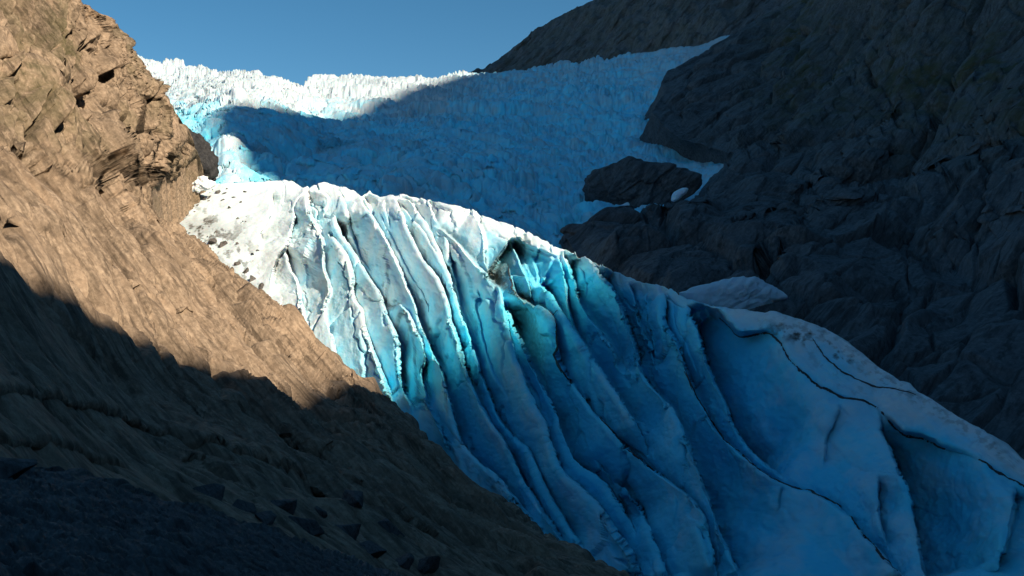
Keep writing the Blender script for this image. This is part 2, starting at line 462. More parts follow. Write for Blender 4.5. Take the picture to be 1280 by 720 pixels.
# the shoulder on the right: gentle ground above the rim crack, the wall under it
sdr, tr = poly_dist(WX, WY, smooth_line(RIM, 4))     # left of a line running right-down = above? handled by sign below
rim_amp = sstep(.05, .3, tr) * (D0 / F)
below = sdr < 0
dd += rim_amp * np.where(below, 1.5 * np.exp(-(sdr / 36) ** 2), 1.2 * np.exp(-np.abs(sdr) / 34.) - 7 * np.exp(-np.abs(sdr) / 2.2))
bul = sstep(860, 960, PX)
dd += bul * (D0 / F) * (22 * np.exp(-(((PX - 1025) / 55) ** 2 + ((PY - 520) / 50) ** 2)) + 16 * np.exp(-(((PX - 1120) / 34) ** 2 + ((PY - 640) / 60) ** 2)) + 20 * np.exp(-(((PX - 1200) / 60) ** 2 + ((PY - 600) / 40) ** 2))
                        + 9 * fbm(np.stack([PX / 70, PY / 70, PX * 0 + 9], -1), 3))
P = unproject(PX, PY, D0 - dd)
Nn = toward_viewer(normals(blur(P, 3)), P)
left_w = sstep(390, 330, PX)                           # the snow covered left shoulder
sharp = 1 - .75 * left_w - .45 * sstep(820, 1000, PX)
BT = basis((.25, -.85, -.45))
q = P @ BT.T
flute = ridged(q / np.array([26., 2.6, 2.6]), 3, .5)
y1, y2, yc = worley((q + 1.2 * np.stack([fbm(q / 9 + k, 3) for k in range(3)], -1)) / np.array([44., 5., 8.]))
frac = sstep(.07, .0, y2 - y1) * (fbm(P / 25., 2) > -.1) * sstep(200, 40, PX * 0 + 50)
facet = (yc - .5) * .9 * (1 - .7 * sstep(840, 940, PX)); frac = frac * (1 - .8 * sstep(840, 940, PX)) * .8
lump = fbm(P / 9.0, 4, .5)
scal = fbm(P / 2.2, 3, .55)
fray = ridged(q / np.array([9., 1.5, 4.]), 3, .55)
lowres = sstep(0, 60, PX - 300)
P = P + Nn * (sharp * (1 - .6 * left_w) * (.07 * flute + .04 * fray) + sharp * (facet - .7 * frac) * (1 - left_w) + .16 * lump * (1 + 1.2 * left_w) + (.03 + .14 * sstep(860, 960, PX)) * scal + .10 * sstep(860, 960, PX) * ridged((q + fbm(q / 7, 2)[..., None]) / np.array([12., 5., 5.]), 3, .5))[..., None]
# broken edge along the crest
P[..., 2] += (1 - sstep(0, .05, np.linspace(0, 1, NR)))[:, None] * (.35 * fbm(P / 6, 4, .6) * sstep(940, 820, PX))

# crust: white painted over the sunlit zone, plus weathered ice on crest and ridge lips
sl = dd * F / D0
crust_and_lit = .04 + .66 * sstep(770, 560, PX + 1.22 * (PY - 300)) + .5 * left_w
crust_and_lit += .65 * sstep(26, 4, PY - crest_f(PX)) * (1 - .35 * sstep(760, 900, PX))
crust_and_lit += sstep(880, 960, PX) * (.12 + .3 * fbm(np.stack([PX / 60, PY / 60, PX * 0 + 2], -1), 3))
crust_and_lit += .12 * sstep(4, 22, sl)
crust_and_lit += .5 * np.where(below, 0, 1) * sstep(0, .05, tr) * sstep(0, 16, np.abs(sdr)) * sstep(860, 920, PX)
dirt = np.zeros(PX.shape)
sd11, t11 = poly_dist(WX, WY, smooth_line([(552, 286), (588, 312), (615, 344), (640, 366), (668, 381), (690, 400)], 4))
dirt += .55 * np.exp(-(sd11 / 5.) ** 2)
dirt += .95 * np.exp(-(((WX - 622) / 12) ** 2 + ((WY - 342) / 22) ** 2) ** 1.5)
dirt += .75 * np.exp(-((((WX - 660) - .42 * (WY - 400)) / 17) ** 2 + ((WY - 405) / 48) ** 2) ** 1.5)
dirt += .35 * np.exp(-(((WX - 655) / 24) ** 2 + ((WY - 335) / 40) ** 2) ** 2)
nz = fbm(np.stack([PX / 16, PY / 16, PX * 0 + 3], -1), 4, .6)
top_dirt = sstep(14, 3, np.abs(PY - crest_f(PX) - 22)) * sstep(930, 1000, PX) * sstep(1090, 1040, PX)
dirt += .9 * top_dirt * sstep(.05, .3, nz)
dirt += .5 * sstep(16, 2, np.abs(PY - crest_f(PX) - 10)) * sstep(930, 990, PX) * sstep(.0, .35, fbm(np.stack([PX / 11, PY / 7, PX * 0 + 8], -1), 4, .65))
dirt += .28 * sstep(.35, .6, nz) * sstep(900, 940, PX) * sdr.clip(0, 1) * sstep(1160, 1040, PX)
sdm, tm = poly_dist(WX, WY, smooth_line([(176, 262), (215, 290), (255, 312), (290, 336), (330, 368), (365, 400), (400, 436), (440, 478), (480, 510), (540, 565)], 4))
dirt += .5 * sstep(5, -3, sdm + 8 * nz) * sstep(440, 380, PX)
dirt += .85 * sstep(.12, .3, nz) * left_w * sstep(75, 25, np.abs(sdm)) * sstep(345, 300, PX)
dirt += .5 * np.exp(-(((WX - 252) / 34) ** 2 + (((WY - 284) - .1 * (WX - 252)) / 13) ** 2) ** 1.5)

# the far side, rolling over behind the crest
th = np.linspace(0, 1, 22)[1:]
rh = ray(PX[0], PY[0]); rh[:, 2] = 0; rh /= np.linalg.norm(rh, axis=1, keepdims=True)
ext = []
for t in th[::-1]:
    a = t * math.pi / 2
    o = P[0] + rh * (13 * math.sin(a)) - np.array([0, 0, 1.]) * (9 * (1 - math.cos(a)) + 45 * max(0, t - .7) ** 1.2)
    o = o + (.5 * fbm(o / 5, 3))[:, None] * np.array([0, 0, 1.]) * (1 - .5 * t)
    ext.append(o)
PT = np.vstack([np.array(ext), P])
ne = len(ext)
padr = lambda a: np.vstack([np.repeat(a[:1], ne, 0), a])
crust_and_lit_T, dirtT = padr(crust_and_lit), padr(dirt)

glacier = tag(empty('glacier', P[NR // 2, seams[9]].tolist()), 'deeply furrowed blue glacier tongue curving down between the two rock walls', 'glacier')
gl = np.array(glacier.location)
for i in range(len(seams) - 1):
    a, b = seams[i], seams[i + 1] + 1
    nm = 'snow_shoulder' if i < 2 else 'ice_ridge'
    grid_mesh(nm, PT[:, a:b] - gl, M_ice, glacier, {'crust_and_lit': crust_and_lit_T[:, a:b], 'dirt': dirtT[:, a:b]}, flip=True)

# debris filled cracks: narrow bands of grit lying in the clefts
mgrit, ntg, bg = new_mat('wet_grit'); ng = N(ntg)
ng.link(ng.mix(ng.ramp(ng.noise(ng.pos(), 3., 6, .7), [(.3, 0.), (.7, 1.)]), (.012, .018, .024), (.05, .055, .06)), bg.inputs['Base Color'])
bg.inputs['Roughness'].default_value = .8

def on_grid(px, py, gx=None, gy=None, gp=None):
    gx = PX if gx is None else gx; gy = PY if gy is None else gy; gp = P if gp is None else gp
    j = np.argmin((gx - px) ** 2 + (gy - py) ** 2)
    return gp.reshape(-1, 3)[j]

def crack(pts, w, lift=.14):
    line = resample(pts, max(8, int(len(pts) * 14)))
    c = np.array([on_grid(x, y) for x, y in line])
    c = c * (1 - lift / np.linalg.norm(c, axis=1))[:, None]
    k = np.ones(5) / 5
    cs = np.stack([np.convolve(np.pad(c[:, a], 2, mode='edge'), k, 'valid') for a in range(3)], -1)
    c = .5 * c + .5 * cs
    tan = np.gradient(c, axis=0); tan /= np.linalg.norm(tan, axis=1, keepdims=True) + 1e-9
    v = -c / np.linalg.norm(c, axis=1, keepdims=True)
    s = np.cross(tan, v); s /= np.linalg.norm(s, axis=1, keepdims=True) + 1e-9
    u = np.cross(s, tan)
    n = len(c); prof = (np.sin(np.linspace(0, math.pi, n)).clip(0, 1) ** .35)
    wid = .62 * w * prof * (1 + .55 * fbm(np.stack([np.arange(n) / 5., np.full(n, w * 31), np.zeros(n)], -1), 3)).clip(.25, 2)
    ring = []
    for a in np.linspace(0, 2 * math.pi, 9):
        ring.append(c + s * (np.cos(a) * wid)[:, None] + u * (np.sin(a) * wid * .45)[:, None])
    return grid_mesh('debris_band', np.stack(ring, 1) - gl, mgrit, glacier)

crack(RIM[1:], .34)
crack([(831, 406), (846, 429), (859, 466), (876, 504), (900, 543), (927, 570), (952, 591), (982, 607), (1022, 619), (1058, 643), (1080, 674), (1104, 698), (1127, 724)], .30)
crack([(632, 364), (648, 371), (668, 381), (688, 397), (692, 428), (699, 457), (725, 494), (758, 535), (790, 567), (827, 595)], .30)
crack([(634, 328), (639, 350), (648, 372)], .3)
crack([(662, 350), (667, 380)], .22)
crack([(689, 398), (699, 388)], .16)
crack([(1015, 423), (1030, 445), (1045, 460), (1062, 470), (1090, 482), (1146, 494)], .2)

# ------------------------------------------------------------------ the icefall
TOPF = fpoly([(150, 74), (178, 80), (215, 81), (250, 86), (300, 92), (330, 97), (352, 104), (372, 108), (400, 102), (440, 100), (480, 98), (540, 101), (580, 94), (620, 90), (660, 86), (700, 80), (760, 76),
              (800, 72), (840, 65), (870, 60), (905, 50), (950, 40)])
D_fall = Field([(150, 74, 760), (178, 80, 800), (270, 87, 860), (400, 102, 900), (600, 91, 950), (700, 80, 950), (830, 66, 900), (940, 42, 900),
                (200, 150, 520), (245, 165, 440), (290, 200, 345), (250, 235, 300), (350, 235, 318), (450, 250, 305), (600, 285, 285), (720, 325, 270), (840, 330, 270),
                (760, 250, 370), (850, 180, 540), (930, 190, 470), (900, 235, 400), (835, 105, 740), (500, 150, 600), (700, 150, 620), (600, 200, 430), (400, 170, 500), (290, 138, 480), (360, 146, 530), (440, 146, 600), (490, 122, 720), (700, 230, 400)])
xs = np.linspace(150, 950, 900); nv = 300
botf = fpoly([(150, 250), (340, 250), (450, 262), (600, 296), (720, 335), (800, 345), (950, 330)])
v = np.linspace(0, 1, nv)[:, None]
FX = np.repeat(xs[None], nv, 0); FY = TOPF(xs)[None] * (1 - v) + botf(xs)[None] * v
DF = D_fall(FX, FY)
PF = unproject(FX, FY, DF)
warp = PF + 5 * np.stack([fbm(PF / 16 + k * 9.1, 3) for k in range(3)], -1)
f1, f2, cid = worley(warp / np.array([11., 13., 11.]))
g1, g2, cid2 = worley(warp / np.array([4.6, 5.5, 5.]))
smoothr = sstep(760, 880, FX) * .65 + .35 * sstep(240, 290, FY) * 0
ser = (cid - .5) * 5.5 + (cid2 - .5) * 2.6 - 3.0 * sstep(.25, 0, f2 - f1) - 1.2 * sstep(.2, 0, g2 - g1) + 2.2 * (.5 - f1) * 2 + 1.2 * (.5 - g1)
ser *= (.72 + .2 * sstep(165, 130, FY)) * (1 - smoothr) * (.6 + .7 * fbm(PF / 55, 3)).clip(.12, 1.5)
waves = 7 * fbm(PF / np.array([120., 60., 60.]), 3) + 3.2 * ridged((PF + 8 * np.stack([fbm(PF / 40 + k, 2) for k in range(3)], -1)) / np.array([85., 26., 40.]), 3, .5) * (1 - .6 * smoothr)
hz = ser + waves + .4 * ridged(PF / 4., 3)
# hollows in the middle of the fall, the mound at its lower left foot
hz += -10 * np.exp(-(((FX - 375) / 60) ** 2 + ((FY - 195) / 14) ** 2)) - 6 * np.exp(-(((FX - 480) / 30) ** 2 + ((FY - 205) / 16) ** 2))
hz += 4.5 * np.exp(-(((FX - 287) / 20) ** 2 + ((FY - 212) / 24) ** 2))
PF[..., 2] += hz * sstep(140, 320, DF)
PF[..., 1] += .5 * (cid2 - .5) * 6 * (1 - smoothr)
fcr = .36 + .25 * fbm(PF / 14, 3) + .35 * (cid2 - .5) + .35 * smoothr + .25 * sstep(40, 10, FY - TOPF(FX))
fcr += .6 * sstep(165, 130, FY) * sstep(640, 500, FX) + .5 * np.exp(-(((FX - 285) / 26) ** 2 + ((FY - 212) / 30) ** 2))  # sunlit top and foot mound of the fall painted whiter
fd = .75 * sstep(.1, .5, fbm(PF / 30, 4, .6)) * np.exp(-(((FX - 400) / 120) ** 2 + ((FY - 198) / 26) ** 2)) + .25 * sstep(.3, .6, fbm(PF / 18, 4, .6)) * sstep(760, 860, FX) * sstep(150, 190, FY)
back = PF[0] + np.array([0, 160., -25.])
back2 = PF[0] + np.array([0, 420., -160.])
PFx = np.vstack([back2[None], back[None], PF])
p2 = lambda a: np.vstack([a[:1], a[:1], a])
tag(grid_mesh('icefall', PFx, M_fall, None, {'crust_and_lit': p2(fcr), 'dirt': p2(fd)}, flip=True),
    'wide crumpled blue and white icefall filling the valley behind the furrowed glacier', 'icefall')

# ------------------------------------------------------------------ left hillside
LBORD = fpoly([(-60, 58), (-20, 80), (0, 92), (25, 122), (60, 158), (95, 184), (125, 206), (150, 222), (170, 233), (190, 238), (205, 232), (218, 214), (230, 194), (245, 178), (262, 172), (275, 182), (290, 204),
               (315, 240), (335, 274), (365, 316), (400, 354), (435, 392), (455, 418), (468, 430), (478, 438), (490, 466), (520, 496), (575, 556), (625, 614), (685, 686), (722, 766), (790, 880)])
D_left = Field([(0, 335, 50), (-90, 335, 38), (0, 200, 82), (0, 0, 120), (-90, 0, 95), (99, 0, 150), (0, -60, 125), (60, -60, 150), (192, 95, 205), (242, 180, 226), (200, 258, 206), (291, 335, 172), (400, 435, 141), (437, 478, 131), (468, 492, 121),
                (560, 575, 99), (692, 685, 80), (772, 722, 72), (880, 790, 60), (200, 500, 62), (300, 600, 47), (500, 690, 52), (600, 720, 58), (200, 350, 98), (100, 250, 98), (0, 560, 24), (-90, 560, 18),
                (100, 600, 30), (0, 760, 13), (300, 760, 24), (500, 760, 38), (0, 450, 36), (300, 450, 96), (150, 120, 158), (400, 560, 78), (-90, 760, 9)])
ys = np.linspace(-60, 790, 760); nu = 640
uu = np.linspace(0, 1, nu)[None, :]
LY = np.repeat(ys[:, None], nu, 1)
# columns lean with the beds
lb = LBORD(ys)
LX = -95 * (1 - uu) + lb[:, None] * uu
DL = D_left(LX, LY)
LINES_L = [  # upper/right lip near, cleft under it (lines run from upper left to lower right: the left of the line is its lower side)
    ([(220, 262), (190, 264), (150, 252), (110, 238), (70, 220), (30, 203), (-30, 180)], 14, .7, 12, .8, .05, .1),
    ([(172, 192), (160, 178), (148, 160), (128, 136), (112, 122), (86, 108)], 12, .6, 12, 2.2, .1, .2),
    ([(40, 108), (26, 96), (10, 84), (-20, 70)], 10, .5, 10, 2.0, .1, .2),
    ([(176, 232), (178, 210), (182, 190)], 10, .5, 7, 1.0, .1, .3),
    ([(60, 148), (40, 130), (24, 112)], 8, .5, 6, .8, .2, .2),
    ([(128, 190), (118, 170), (100, 160)], 8, .5, 6, .8, .2, .2),
    ([(445, 486), (420, 488), (380, 478), (330, 452), (270, 424)], 12, .5, 8, .7, .1, .3),
    ([(700, 700), (600, 640), (520, 575), (440, 520), (360, 490)], 16, .5, 14, .8, .1, .3),
    ([(430, 640), (380, 605), (300, 575), (220, 555), (140, 520), (40, 500), (-60, 490)], 26, .6, 18, .8, .1, .1),
    ([(560, 700), (480, 640), (400, 580), (320, 540), (240, 500)], 22, .5, 16, .8, .1, .3),
    ([(330, 650), (290, 610), (240, 580), (180, 566)], 16, .6, 16, 1.0, .1, .2),
    ([(150, 600), (90, 572), (30, 560), (-60, 560)], 18, .6, 18, .9, .1, .1),
    ([(240, 420), (170, 372), (100, 330), (40, 300), (-40, 270)], 10, .4, 8, .6, .2, .2),
    ([(260, 340), (200, 310), (130, 280), (60, 250)], 9, .4, 7, .6, .2, .2),
]
lwx = LX + wob(LX, LY, 30, 5, 2.5); lwy = LY + wob(LX, LY, 30, 5, 8.5)
dl = 1.9 * relief(lwx, lwy, DL, LINES_L, 2.2)
PL = unproject(LX, LY, DL - dl)
NL = toward_viewer(normals(blur(PL, 4)), PL)
T_ = STRATA[0]; n_ = np.array([.75, .10, .65]); n_ -= T_ * (n_ @ T_); n_ /= np.linalg.norm(n_)
BL = np.stack([T_, np.cross(n_, T_), n_], 0)            # along the beds, across them up the slope, out of the slope
q = PL @ BL.T
lower = sstep(-8, 18, (LY - (190 + .38 * LX)))             # the smoother slab below the ledge
near = sstep(35, 125, DL)
bend = fbm(q / np.array([45., 16., 30.]), 4, .5)
cross = q[..., 1] + 3.2 * bend + .55 * fbm(q / np.array([18., 3., 6.]), 3)
def ledges(lam, seed):
    k = cross / lam + seed; i = np.floor(k).astype(int); f = k - i
    amp = .45 + .9 * _rnd[(i * 37 + int(seed * 91)) & 511, 1]
    patch = (.5 + 1.1 * fbm(np.stack([q[..., 0] / (lam * 11), k * .9, np.full(k.shape, seed)], -1), 3)).clip(0, 1.5)
    return amp * patch * (sstep(0, .82, f) - 1.0 * sstep(.86, 1., f))
wj = np.stack([q[..., 0] / 24. + .5 * bend, cross / 4.2, q[..., 2] / 9.], -1)
j1, j2, jc = worley(wj)
joint = sstep(.16, 0, j2 - j1)
wk = np.stack([q[..., 0] / 9., cross / 1.15, q[..., 2] / 2.4], -1)
k1, k2, kc = worley(wk)
A1 = ridged(np.stack([q[..., 0] / 60, cross / 7.5, q[..., 2] / 7.5], -1), 3, .5)
A2 = ridged(np.stack([q[..., 0] / 20, cross / 1.5, q[..., 2] / 2.5], -1), 4, .55)
A3 = fbm(np.stack([q[..., 0] / 2.6, cross / .5, q[..., 2] / .8], -1), 4, .6)
hollow = sstep(.25, .75, fbm(np.stack([q[..., 0] / 40, cross / 7, q[..., 2] / 14 + 5], -1), 4, .6))
disp = (1.6 * ledges(7.3, .3) + .7 * ledges(2.3, .7) + .22 * ledges(.9, .1)) * (1 - .25 * lower) \
    + 1.3 * A1 + .22 * A2 + .07 * A3 + (jc - .5) * 1.5 * (1 - .6 * lower) - 2.6 * joint * (1 - .2 * lower) + (kc - .5) * .5 - .4 * sstep(.2, 0, k2 - k1) \
    - 1.8 * hollow * (1 - .5 * lower)
disp *= 1.75 * (.12 + .8 * near) * (1 - .7 * sstep(.88, 1, uu))
PL = PL + NL * disp[..., None]
moss = sstep(-30, 30, 190 - LY + .3 * LX) * (.35 + .65 * np.exp(-(((LX - 55) / 60) ** 2 + ((LY - 95) / 60) ** 2))) * sstep(.0, .5, .3 + fbm(PL / 22, 3))
# over the edge
ext = []
rh = ray(LX[:, -1], LY[:, -1]); rh[:, 2] = 0; rh /= np.linalg.norm(rh, axis=1, keepdims=True)
rr = .10 * DL[:, -1]
for t in np.linspace(0, 1, 26)[1:]:
    a = t * math.pi / 2
    o = PL[:, -1] + rh * (rr * math.sin(a))[:, None] + np.array([.25, 0, 0]) * (rr * t)[:, None] - np.array([0, 0, 1.]) * (rr * (1 - math.cos(a)) * 1.0 + rr * 1.6 * max(0, t - .5))[:, None]
    o = o + (.6 * fbm(o / 5, 3) * min(1, 3 * t))[:, None] * np.array([.5, -.2, .6])
    ext.append(o)
PLx = np.hstack([PL, np.stack(ext, 1)])
mossx = np.hstack([moss, np.repeat(moss[:, -1:], len(ext), 1)])
tag(grid_mesh('hillside', PLx, M_rock_left, None, {'moss': mossx}, flip=True), 'steep layered tan rock hillside left of the glacier, its lower half in shadow', None, None, 'structure')

# dark crag behind the left shoulder
def mound(name, outline, d_edge, bulge, mat, n=46, amp=.8, size=6., attrs=None, tilt=0.0, thick=None):
    """a rounded rock or snow body: its outline has its own distance, the body swells towards the viewer and closes behind"""
    o = np.array(outline, float)
    c = o.mean(0)
    p = smooth_line(np.vstack([o, o[:1]]), 8)[:-1]
    m = len(p)
    dist = d_edge + tilt * (c[1] - p[:, 1])
    E = unproject(p[:, 0], p[:, 1], dist)
    C = unproject(c[0], c[1], d_edge)
    rings = []
    view = C / np.linalg.norm(C)
    for r in np.linspace(0, 1, n):
        h = bulge * math.sqrt(max(0, 1 - r ** 2.4))
        rings.append(C + (E - C) * r - view * h)
    back = thick if thick else bulge
    for r in np.linspace(1, 0, 14)[1:]:
        rings.append(C + (E - C) * r + view * back * math.sqrt(max(0, 1 - r ** 2)))
    R = np.stack(rings, 0)
    R = np.concatenate([R, R[:, :1]], 1)
    ctr = C + view * back * .3
    dirv = R - ctr; dirv /= np.linalg.norm(dirv, axis=-1, keepdims=True) + 1e-9
    qq = R @ RSTRATA.T
    w1, w2, wc = worley(qq / np.array([size * 1.8, size, size]))
    dsp = amp * (fbm(R / size, 4) + .6 * ridged(qq / np.array([size * 1.6, size * .4, size * .4]), 3) + 1.0 * (wc - .5) - .5 * sstep(.2, 0, w2 - w1))
    R = R + dirv * dsp[..., None]
    R[:, -1] = R[:, 0]
    loc = C
    at = {k: np.full(R.shape[:2], vv) for k, vv in (attrs or {}).items()}
    ob = grid_mesh(name, R - loc, mat, None, at)
    ob.location = loc
    return ob

tag(mound('crag', [(234, 160), (250, 172), (263, 186), (271, 205), (270, 224), (256, 230), (236, 244), (212, 254), (200, 235), (215, 195)], 240, 4, M_shade_rock, amp=1.2, size=5, thick=14),
    'dark crag tucked behind the end of the sunlit rock shoulder', 'rock')

# ------------------------------------------------------------------ foreground slab
D_near = Field([(0, 588, 15), (-80, 585, 13), (100, 596, 17), (200, 625, 18.5), (300, 655, 20), (430, 700, 23), (520, 735, 25), (0, 720, 5.6), (0, 650, 8.5), (200, 720, 8.0), (350, 740, 11), (0, 800, 3.8), (400, 800, 9), (560, 800, 16), (-80, 800, 3.4)])
topn = fpoly([(-90, 580), (0, 586), (30, 590), (60, 592), (100, 603), (140, 613), (180, 622), (210, 635), (250, 645), (300, 657), (340, 672), (400, 692), (440, 706), (500, 730), (580, 770)])
xs = np.linspace(-90, 580, 620); nv = 300
v = np.linspace(0, 1, nv)[:, None] ** 1.15
NX = np.repeat(xs[None], nv, 0); NY = topn(xs)[None] * (1 - v) + 810 * v
DN = D_near(NX, NY)
ln = relief(NX + wob(NX, NY, 24, 4, 1.1), NY + wob(NX, NY, 24, 3, 2.2), DN, [
    ([(340, 712), (240, 690), (130, 671), (40, 668), (-60, 664)], 14, .35, 10, .9, .1, .1),
    ([(120, 628), (90, 628), (70, 620)], 8, .4, 6, .7, .2, .2),
    ([(320, 690), (260, 668), (180, 655), (120, 650)], 9, .3, 6, .5, .2, .2),
    ([(60, 650), (20, 640), (-40, 632)], 8, .3, 6, .5, .2, .2)], 2.0)
PN = unproject(NX, NY, DN - ln)
qn = PN @ STRATA.T
un, un2, unc = worley((qn + .3 * np.stack([fbm(qn / 1.2 + k, 3) for k in range(3)], -1)) / np.array([1.6, .6, .5]))
PN[..., 2] += .10 * fbm(PN / 1.3, 5, .55) + .05 * ridged(qn / np.array([1.8, .3, .3]), 4, .6) + .05 * (unc - .5) - .05 * sstep(.12, 0, un2 - un) + .02 * fbm(PN / .12, 3, .6)
ext = []
for t in np.linspace(1, 0, 14)[:-1]:
    a = t * math.pi / 2
    ext.append(PN[0] + np.array([-.1, 1, 0]) * (2.2 * math.sin(a)) - np.array([0, 0, 1.]) * (2.0 * (1 - math.cos(a)) + 6 * max(0, t - .6)) + (.15 * fbm(PN[0] / .8 + t, 3))[:, None] * np.array([0, 0, 1.]))
PNx = np.vstack([np.array(ext), PN])
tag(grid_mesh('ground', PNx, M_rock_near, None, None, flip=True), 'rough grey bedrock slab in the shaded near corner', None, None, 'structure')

# ------------------------------------------------------------------ right mountainside
RB = fpoly([(-160, 1220), (-60, 1080), (-10, 1010), (5, 986), (30, 940), (52, 905), (72, 868), (84, 850), (92, 834), (105, 826), (118, 830), (128, 822), (142, 814), (152, 822), (165, 838), (176, 860), (186, 895), (194, 918), (206, 912), (225, 890),
            (245, 872), (262, 856), (272, 842), (279, 815), (285, 745), (289, 714), (300, 704), (320, 716), (360, 760), (420, 900), (640, 1200)])
D_right = Field([(1080, -60, 650), (986, 5, 800), (905, 52, 690), (834, 92, 600), (814, 142, 510), (860, 176, 470), (918, 194, 415), (866, 245, 345), (806, 272, 302), (714, 286, 274), (716, 320, 256), (900, 345, 225), (950, 345, 220), (1000, 390, 185), (1100, 450, 158),
                 (1280, 565, 122), (1400, 640, 108), (1200, 700, 110), (1280, 400, 165), (1400, 400, 150), (1280, 250, 225), (1400, 250, 200), (1280, 100, 300), (1280, 0, 350), (1400, 0, 300), (1280, -160, 430), (1400, -160, 380), (1100, 0, 500), (1150, 150, 350), (2100, -160, 250), (2100, 100, 190), (2100, 400, 110), (2100, 700, 75), (1000, 100, 510), (1020, 220, 330), (1100, 320, 232), (950, 130, 500)])
ys = np.linspace(-160, 660, 760); nu = 700
uu = np.linspace(0, 1, nu)[None, :]
uq = np.where(uu < .8, uu / .8, 1 + (uu - .8) / .2)
RX = RB(ys)[:, None] * (1 - uq.clip(0, 1)) + 1400 * uq.clip(0, 1) + 700 * (uq - 1).clip(0, 1); RY = np.repeat(ys[:, None], nu, 1)
DR = D_right(RX, RY)
LINES_R = [   # line runs down: the right side stands in front -> negative lift on the left
    ([(1180, -20), (1120, 50), (1050, 112), (985, 172), (935, 205), (880, 248), (815, 292), (760, 310)], 34, -.75, 34, -.75, .08, .12),
    ([(1330, 200), (1200, 236), (1090, 248), (1020, 292), (968, 338), (940, 352)], 34, -.7, 40, -.6, .1, .1),
    ([(1330, 300), (1200, 330), (1120, 372), (1060, 420)], 18, -.4, 20, -.4, .2, .2),
    ([(905, 60), (880, 95), (862, 130), (850, 170)], 14, -.5, 16, -.4, .15, .15),
    ([(985, 60), (940, 110), (900, 150), (880, 180)], 14, -.4, 18, -.4, .15, .15),
    ([(1330, 40), (1250, 100), (1180, 150), (1100, 190), (1030, 235), (960, 290), (900, 325)], 24, -.5, 26, -.5, .15, .15),
    ([(1290, 120), (1240, 170), (1160, 215)], 18, -.5, 20, -.5, .2, .2),
    ([(1060, 170), (1000, 225), (985, 270), (970, 300)], 14, -.4, 18, -.5, .2, .2),
]
dr = 2.1 * relief(RX + wob(RX, RY, 40, 9, 3.3), RY + wob(RX, RY, 40, 9, 6.1), DR, LINES_R, 5.0)
PR = unproject(RX, RY, DR - dr)
NRm = toward_viewer(normals(blur(PR, 5)), PR)
q = PR @ RSTRATA.T
wrp = q + 2.2 * np.stack([fbm(q / 34 + 5.1 * k, 3) for k in range(3)], -1)
c1, c2, cc = worley(wrp / np.array([85., 27., 27.]))
e1, e2, ec = worley(wrp / np.array([30., 10., 10.]))
disp = 5.0 * ridged(wrp / np.array([140., 26., 26.]), 2, .4) + (cc - .5) * 6.0 + 2.2 * (1 - (c1 * 1.25) ** 2).clip(0, 1) - 3.6 * sstep(.10, 0, c2 - c1) \
    + (ec - .5) * 1.2 - 1.3 * sstep(.10, 0, e2 - e1) + .10 * ridged(wrp / np.array([22., 3.5, 3.5]), 4, .5) + .05 * fbm(wrp / 1.6, 3, .6)
disp *= .25 + .75 * sstep(0, .05, uu)
PR = PR + NRm * disp[..., None]
rmoss = sstep(230, 60, RY - .18 * (RX - 900)) * sstep(880, 1000, RX) * (.4 + .6 * sstep(-.1, .4, fbm(PR / 45, 3)))
ext = []
rh = ray(RX[:, 0], RY[:, 0]); rh[:, 2] = 0; rh /= np.linalg.norm(rh, axis=1, keepdims=True)
rr = .075 * DR[:, 0]
for t in np.linspace(1, 0, 20)[:-1]:
    a = t * math.pi / 2
    o = PR[:, 0] + rh * (rr * math.sin(a))[:, None] - np.array([.5, 0, .7]) * (rr * (1 - math.cos(a)))[:, None]
    o = o + (1.5 * fbm(o / 12, 3))[:, None] * np.array([-.6, -.2, .6])
    ext.append(o)
PRx = np.hstack([np.stack(ext, 1), PR])
rmx = np.hstack([np.repeat(rmoss[:, :1], len(ext), 1), rmoss])
tag(grid_mesh('mountainside', PRx, M_rock_right, None, {'moss': rmx}, flip=True), 'dark cracked mountainside in shade right of the glacier', None, None, 'structure')

# ------------------------------------------------------------------ far mountain
topm = fpoly([(480, 130), (560, 104), (597, 93), (615, 82), (640, 62), (660, 46), (690, 26), (705, 18), (745, 0), (800, -24), (870, -50), (1000, -90), (1150, -120)])
xs = np.linspace(480, 1150, 420); nv = 150
v = np.linspace(0, 1, nv)[:, None]
MX = np.repeat(xs[None], nv, 0); MY = topm(xs)[None] * (1 - v) + 150 * v
D_far = Field([(480, 130, 2100), (597, 93, 2050), (745, 0, 1900), (1000, -90, 1700), (1150, -120, 1600), (480, 150, 1700), (700, 150, 1400), (1000, 150, 1150), (1150, 150, 1050), (800, 60, 1500), (905, 55, 1300), (985, 5, 1350)])
DM = D_far(MX, MY)
PM = unproject(MX, MY, DM)
q = PM @ RSTRATA.T
PM[..., 2] += 12 * ridged(q / np.array([330., 90., 90.]), 5, .5) * sstep(0, .1, v) + 7 * ridged(PM / 40, 3) * (.3 + .7 * sstep(0, .06, v))
PM[..., 1] += 12 * ridged(q / np.array([200., 60., 60.]), 4, .55) * sstep(0, .1, v)
band = np.exp(-((((MX - 945) * .5 + (MY - 30) * .86)) / 14) ** 2) * sstep(850, 930, MX)
PMx = np.vstack([(PM[0] + np.array([60, 500., -380]))[None], (PM[0] + np.array([20, 150., -90]))[None], PM])
tag(grid_mesh('mountain', PMx, M_rock_far, None, {'moss': np.vstack([band[:1] * 0] * 2 + [.45 * (1 - band)])}, flip=True), 'distant dark mountain flank above the icefall', None, None, 'structure')

# ------------------------------------------------------------------ rock islands, snow patches and lobes by the right bank
def at(px, py, d): return unproject(np.array(px, float), np.array(py, float), np.array(d, float))

